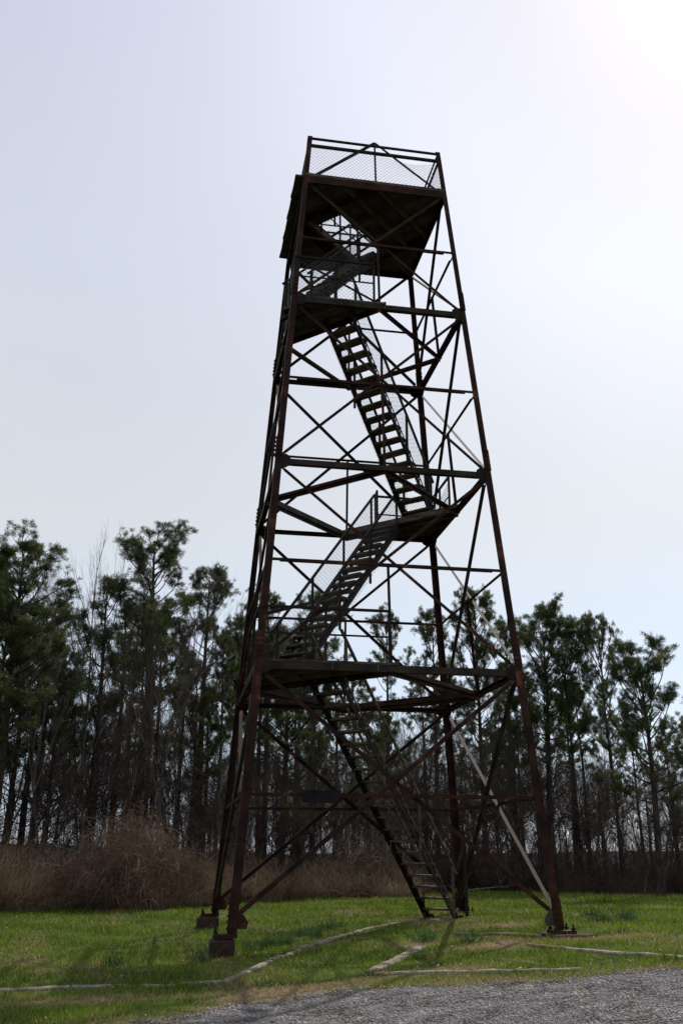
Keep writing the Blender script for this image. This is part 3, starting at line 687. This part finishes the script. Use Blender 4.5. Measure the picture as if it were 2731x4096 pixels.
def brush_field(name, n, xr, depth, hfun, m, label, wd=(.004, .008), front=0):
    x = rng.uniform(*xr, n); y = edge_y(x) + front + rng.exponential(depth / 2, n); h_ = hfun(x, y) * rng.uniform(.45, 1.1, n) * np.clip(1 + .32 * vnoise(x, y, 1.4, 71), .35, 1.9)
    P = np.stack([x, y, ground_z(x, y) - .05], 1); D = np.stack([rng.normal(0, .35, n), rng.normal(-.08, .35, n), np.ones(n)], 1)
    b = np.stack([rng.normal(0, .7, n), rng.normal(-.2, .7, n), -rng.uniform(.1, 1.0, n)], 1)
    o = ribbons(name, P, D, h_, rng.uniform(*wd, n), m, b); tag(o, label, 'brush', kind='stuff'); return o
hb = lambda x, y: np.interp(x, [-12, -9, -7, -3, 0, 3, 4.2, 14], [2.2, 2.0, 1.1, 1.2, 1.15, 1.0, .7, .8])
brush_field('dry_grass', 15000, (-12, 3.9), 1.6, hb, M['straw'], 'tall dry straw coloured weeds along the back edge of the grass')
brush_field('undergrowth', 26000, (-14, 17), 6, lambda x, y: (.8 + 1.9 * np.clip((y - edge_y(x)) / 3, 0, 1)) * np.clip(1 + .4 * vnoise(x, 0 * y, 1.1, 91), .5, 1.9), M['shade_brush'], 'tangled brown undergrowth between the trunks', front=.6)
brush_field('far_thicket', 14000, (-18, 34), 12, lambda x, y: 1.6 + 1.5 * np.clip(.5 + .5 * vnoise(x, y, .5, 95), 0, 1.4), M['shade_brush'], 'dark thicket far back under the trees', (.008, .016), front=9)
def mound(cx, cy, rx, ry, h_, n, label, m, name='bramble_mound'):
    z0 = gz(cx, cy); nb_ = 9                              # a heap of overlapping lumps of tangled canes
    lx = rng.normal(0, .42, nb_) * rx; ly = rng.normal(0, .4, nb_) * ry; lr = rng.uniform(.38, .68, nb_); lr[0], lx[0], ly[0] = .85, 0, 0
    q = rng.choice(nb_, n, p=lr ** 2 / (lr ** 2).sum()); th = rng.uniform(0, 2 * np.pi, n); ph = np.arccos(rng.uniform(0, 1, n)); rr_ = lr[q] * rng.uniform(.6, 1.08, n)
    dz = h_ * (1.08 - .55 * np.abs(lx[q]) / rx)
    P = np.stack([lx[q] + rx * np.sin(ph) * np.cos(th) * rr_, ly[q] + ry * np.sin(ph) * np.sin(th) * rr_, dz * np.cos(ph) ** .75 * (rr_ / lr[q]) * (.55 + .53 * lr[q])], 1)
    D = rng.normal(0, 1, (n, 3)) + np.stack([np.cos(th) * .35, np.sin(th) * .35, .25 + 0 * th], 1)
    hang = rng.random((n, 1)) < .35; D = np.where(hang, D * .35 + np.array([0, 0, -1.0]), D)
    b = rng.normal(0, .9, (n, 3)) + np.array([0, 0, -.7])
    o = ribbons(name, P, D, rng.uniform(.25, .95, n), rng.uniform(.003, .0085, n), m, b, 6, .22)
    k = 50; t2 = rng.uniform(0, 2 * np.pi, k); P2 = np.stack([rx * .8 * np.cos(t2) * rng.random(k), ry * .8 * np.sin(t2) * rng.random(k), h_ * rng.uniform(.3, .9, k)], 1)
    D2 = np.stack([np.cos(t2) * .6 + rng.normal(0, .4, k), np.sin(t2) * .6, rng.uniform(.2, 1, k)], 1); b2 = np.stack([np.cos(t2) * 1.0, np.sin(t2) * 1.0, -np.full(k, 1.6)], 1)
    ribbons('cane', P2, D2, h_ * rng.uniform(.4, .9, k), rng.uniform(.005, .010, k), M['twig_pale'], b2, 7, .1, o)
    o.location = (cx, cy, z0); tag(o, label, 'bush'); return o
mound(-4.9, 9.3, 1.95, 1.5, 2.3, 14000, 'large rounded mound of dead brambles left of the tower', M['heap'])
mound(-7.6, 10.0, 1.5, 1.3, 1.6, 5000, 'lower dead bramble bush at the left beside the large mound', M['vine'])
mound(-6.7, 9.0, .6, .5, 1.25, 700, 'reddish stemmed bush at the left in the brambles', M['cane_red'], 'red_shrub')
mound(2.2, 11.6, 1.7, 1.1, 1.75, 5000, 'dark dead bramble bush behind the foot of the stairs', M['vine'])
mound(7.0, 15.8, 1.9, 1.0, 1.75, 4500, 'dead bramble bush seen between the right legs of the tower', M['vine'])
# fallen bare branch at the edge of the grass
def fallen():
    root = empty('fallen_branch', (5.9, 13.2, gz(5.9, 13.2) + .05)); r = random.Random(3); mb = MB()
    def go(p, d, ln, rd, lvl):
        pts = [p]
        for k in range(4): d = (d + Vector((r.gauss(0, .15), r.gauss(0, .15), r.gauss(.02, .08)))).normalized(); pts.append(pts[-1] + d * ln / 4)
        mb.tube(pts, [rd * (1 - .15 * k) for k in range(5)], 4)
        if lvl < 2:
            for s_ in range(4): go(pts[r.randint(1, 4)], (d + Vector((r.gauss(0, .7), r.gauss(0, .7), abs(r.gauss(.3, .4))))).normalized(), ln * .5, rd * .6, lvl + 1)
    go(Vector((0, 0, 0)), Vector((1, -.1, .15)), 1.9, .025, 0); go(Vector((.2, 0, 0)), Vector((-.9, .1, .2)), 1.3, .02, 0)
    b = mb.build('branch', M['twig_pale'], root); tag(root, 'pale fallen bare branch lying at the back edge of the grass', 'branch')
fallen()

# ---------------------------------------------------------------- grass
def grass_mat():
    m = bpy.data.materials.new('grass_blades'); m.use_nodes = True; t = m.node_tree; t.nodes.clear(); n = t.nodes.new; l = t.links.new
    at = n('ShaderNodeAttribute'); at.attribute_name = 'tone'
    d = n('ShaderNodeBsdfDiffuse'); d.inputs[1].default_value = .5; tr = n('ShaderNodeBsdfTranslucent'); gl_ = n('ShaderNodeBsdfGlossy'); gl_.inputs['Roughness'].default_value = .45; gl_.inputs['Color'].default_value = (.9, .95, .9, 1)
    l(at.outputs['Color'], d.inputs[0]); l(at.outputs['Color'], tr.inputs[0])
    ms = n('ShaderNodeMixShader'); ms.inputs[0].default_value = .42; l(d.outputs[0], ms.inputs[1]); l(tr.outputs[0], ms.inputs[2])
    m2 = n('ShaderNodeMixShader'); m2.inputs[0].default_value = .015; l(ms.outputs[0], m2.inputs[1]); l(gl_.outputs[0], m2.inputs[2])
    o = n('ShaderNodeOutputMaterial'); l(m2.outputs[0], o.inputs[0]); return m
n = 330000
a = rng.uniform(-.50, .50, n) + yaw; d = 8.5 * (36 / 8.5) ** rng.random(n)
x = CAM[0] + d * np.sin(a); y = CAM[1] + d * np.cos(a)
dr = dryness(x, y)
over = grav_y(x) + .12 * vnoise(x, y, 5, 51) - y                # >0 is on the gravel
keep = (y < edge_y(x) + .25) & (rng.random(n) < np.clip(1 - over / .35 - .5, .012, 1)) & (rng.random(n) < 1 - .45 * dr)
x, y, d, dr = x[keep], y[keep], d[keep], dr[keep]
RU = [(-3.0, -2.2), (-2.3, -1.7), (-1.7, -.9), (-1.2, .2), (-.6, .9), (-3.3, -3.4), (4.3, -1.2), (5.2, -.3), (.5, -2.6), (1.0, -3.3), (-4.6, -3.2), (-1.0, -.2), (-2.0, -1.3), (5.0, -.8), (4.7, .1)]
rx_ = np.concatenate([rng.normal(a_, .10, 70) for a_, b_ in RU]); ry_ = np.concatenate([rng.normal(b_, .12, 70) for a_, b_ in RU])   # rush tufts
rush = np.concatenate([np.zeros(len(x), bool), np.ones(len(rx_), bool)])
x = np.concatenate([x, rx_]); y = np.concatenate([y, ry_]); d = np.concatenate([d, np.hypot(rx_ - CAM[0], ry_ - CAM[1])]); dr = np.concatenate([dr, 0 * rx_]); n = len(x)
tall = np.clip(.5 + .9 * vnoise(x, y, 1.6, 61), 0, 1) * (1 - dr)
tl = .022 + .035 * tall + .035 * np.clip(d / 30, 0, 1)
clump = ((vnoise(x, y, 5, 62) > 1.25) & (dr < .4)) | rush; tl = np.where(rush, .24, np.where(clump, tl + .08, tl)) * rng.uniform(.5, 1.3, n)
z = ground_z(x, y); wd = (.0022 + .00042 * d) * rng.uniform(.7, 1.3, n)
ang = rng.uniform(0, 2 * np.pi, n); sx, sy = np.cos(ang), np.sin(ang); lx, ly = rng.normal(0, .55, n) * tl, rng.normal(0, .55, n) * tl
V = np.stack([np.stack([x - sx * wd, y - sy * wd, z - .01], 1), np.stack([x + sx * wd, y + sy * wd, z - .01], 1), np.stack([x + lx, y + ly, z + tl], 1)], 1).reshape(-1, 3)
go_ = np_mesh('grass', V, np.arange(3 * n).reshape(-1, 3), grass_mat()); tag(go_, 'short green turf with straw coloured patches under the tower', 'grass', kind='stuff')
g1, g2, st_ = np.array([.055, .108, .010]), np.array([.215, .285, .030]), np.array([.37, .265, .13])
mixv = np.clip(rng.random((n, 1)) + .22 * vnoise(x, y, 2.2, 81)[:, None], 0, 1); col = g1 * (1 - mixv) + g2 * mixv; col = np.where(clump[:, None], col * .75, col); col = np.where(rush[:, None], np.array([.045, .085, .03]) * (.6 + .8 * mixv), col)
isd = (rng.random(n) < dr * .85 + .04) & ~rush; col = np.where(isd[:, None], st_ * rng.uniform(.55, 1.25, (n, 1)), col)
at_ = go_.data.color_attributes.new('tone', 'FLOAT_COLOR', 'POINT'); cc = np.ones((n, 3, 4), np.float32); cc[:, :, :3] = col[:, None]; at_.data.foreach_set('color', cc.ravel())

n = 1500
a = rng.uniform(-.48, .48, n) + yaw; d = 9.5 + 24 * rng.random(n) ** 1.2; x = CAM[0] + d * np.sin(a); y = CAM[1] + d * np.cos(a)
keep = y < edge_y(x); x, y, d = x[keep], y[keep], d[keep]; n = len(x); th = rng.uniform(0, 6.28, n); sz = rng.uniform(.012, .035, n); tl_ = rng.normal(0, .5, (n, 2))
c = np.stack([x, y, ground_z(x, y) + .035], 1); ax = np.stack([np.cos(th), np.sin(th), tl_[:, 0]], 1) * sz[:, None]; bx = np.stack([-np.sin(th), np.cos(th), tl_[:, 1]], 1) * sz[:, None] * .6
V = np.stack([c - ax, c - bx + ax * .2, c + ax, c + bx + ax * .1], 1).reshape(-1, 3)
tag(np_mesh('leaf_litter', V, np.arange(4 * n).reshape(-1, 4), M['leaf_dead']), 'dead brown leaves scattered over the turf', 'leaves', kind='stuff')

# ---------------------------------------------------------------- gravel stones
n = 125000
a = rng.uniform(-.58, .58, n) + yaw; d = 7.8 + 6.8 * rng.random(n) ** 1.3
x = CAM[0] + d * np.sin(a); y = CAM[1] + d * np.cos(a)
over = grav_y(x) + .12 * vnoise(x, y, 5, 51) - y
keep = rng.random(n) < np.clip(over / .35 + .55, .004, 1); x, y = x[keep], y[keep]; n = len(x)
rad = rng.uniform(.006, .020, n) * np.where(rng.random(n) < .02, 1.8, 1); z = ground_z(x, y) + .012
base = np.array([(1, 0, 0), (-1, 0, 0), (0, 1, 0), (0, -1, 0), (0, 0, 1), (0, 0, -1)], float)
off = base[None] * rng.uniform(.6, 1.4, (n, 6, 1)) + rng.normal(0, .22, (n, 6, 3)); th = rng.uniform(0, 6.28, n)
rot = np.stack([np.stack([np.cos(th), -np.sin(th), 0 * th], 1), np.stack([np.sin(th), np.cos(th), 0 * th], 1), np.stack([0 * th, 0 * th, .6 + 0 * th], 1)], 1)
V = (np.einsum('nij,nkj->nki', rot, off) * rad[:, None, None] + np.stack([x, y, z], 1)[:, None]).reshape(-1, 3)
ft = np.array([(0, 2, 4), (2, 1, 4), (1, 3, 4), (3, 0, 4), (2, 0, 5), (1, 2, 5), (3, 1, 5), (0, 3, 5)])
tag(np_mesh('gravel', V, (np.arange(n)[:, None, None] * 6 + ft[None]).reshape(-1, 3), M['stone']), 'loose grey gravel stones strewn over the lot', 'gravel', kind='stuff')
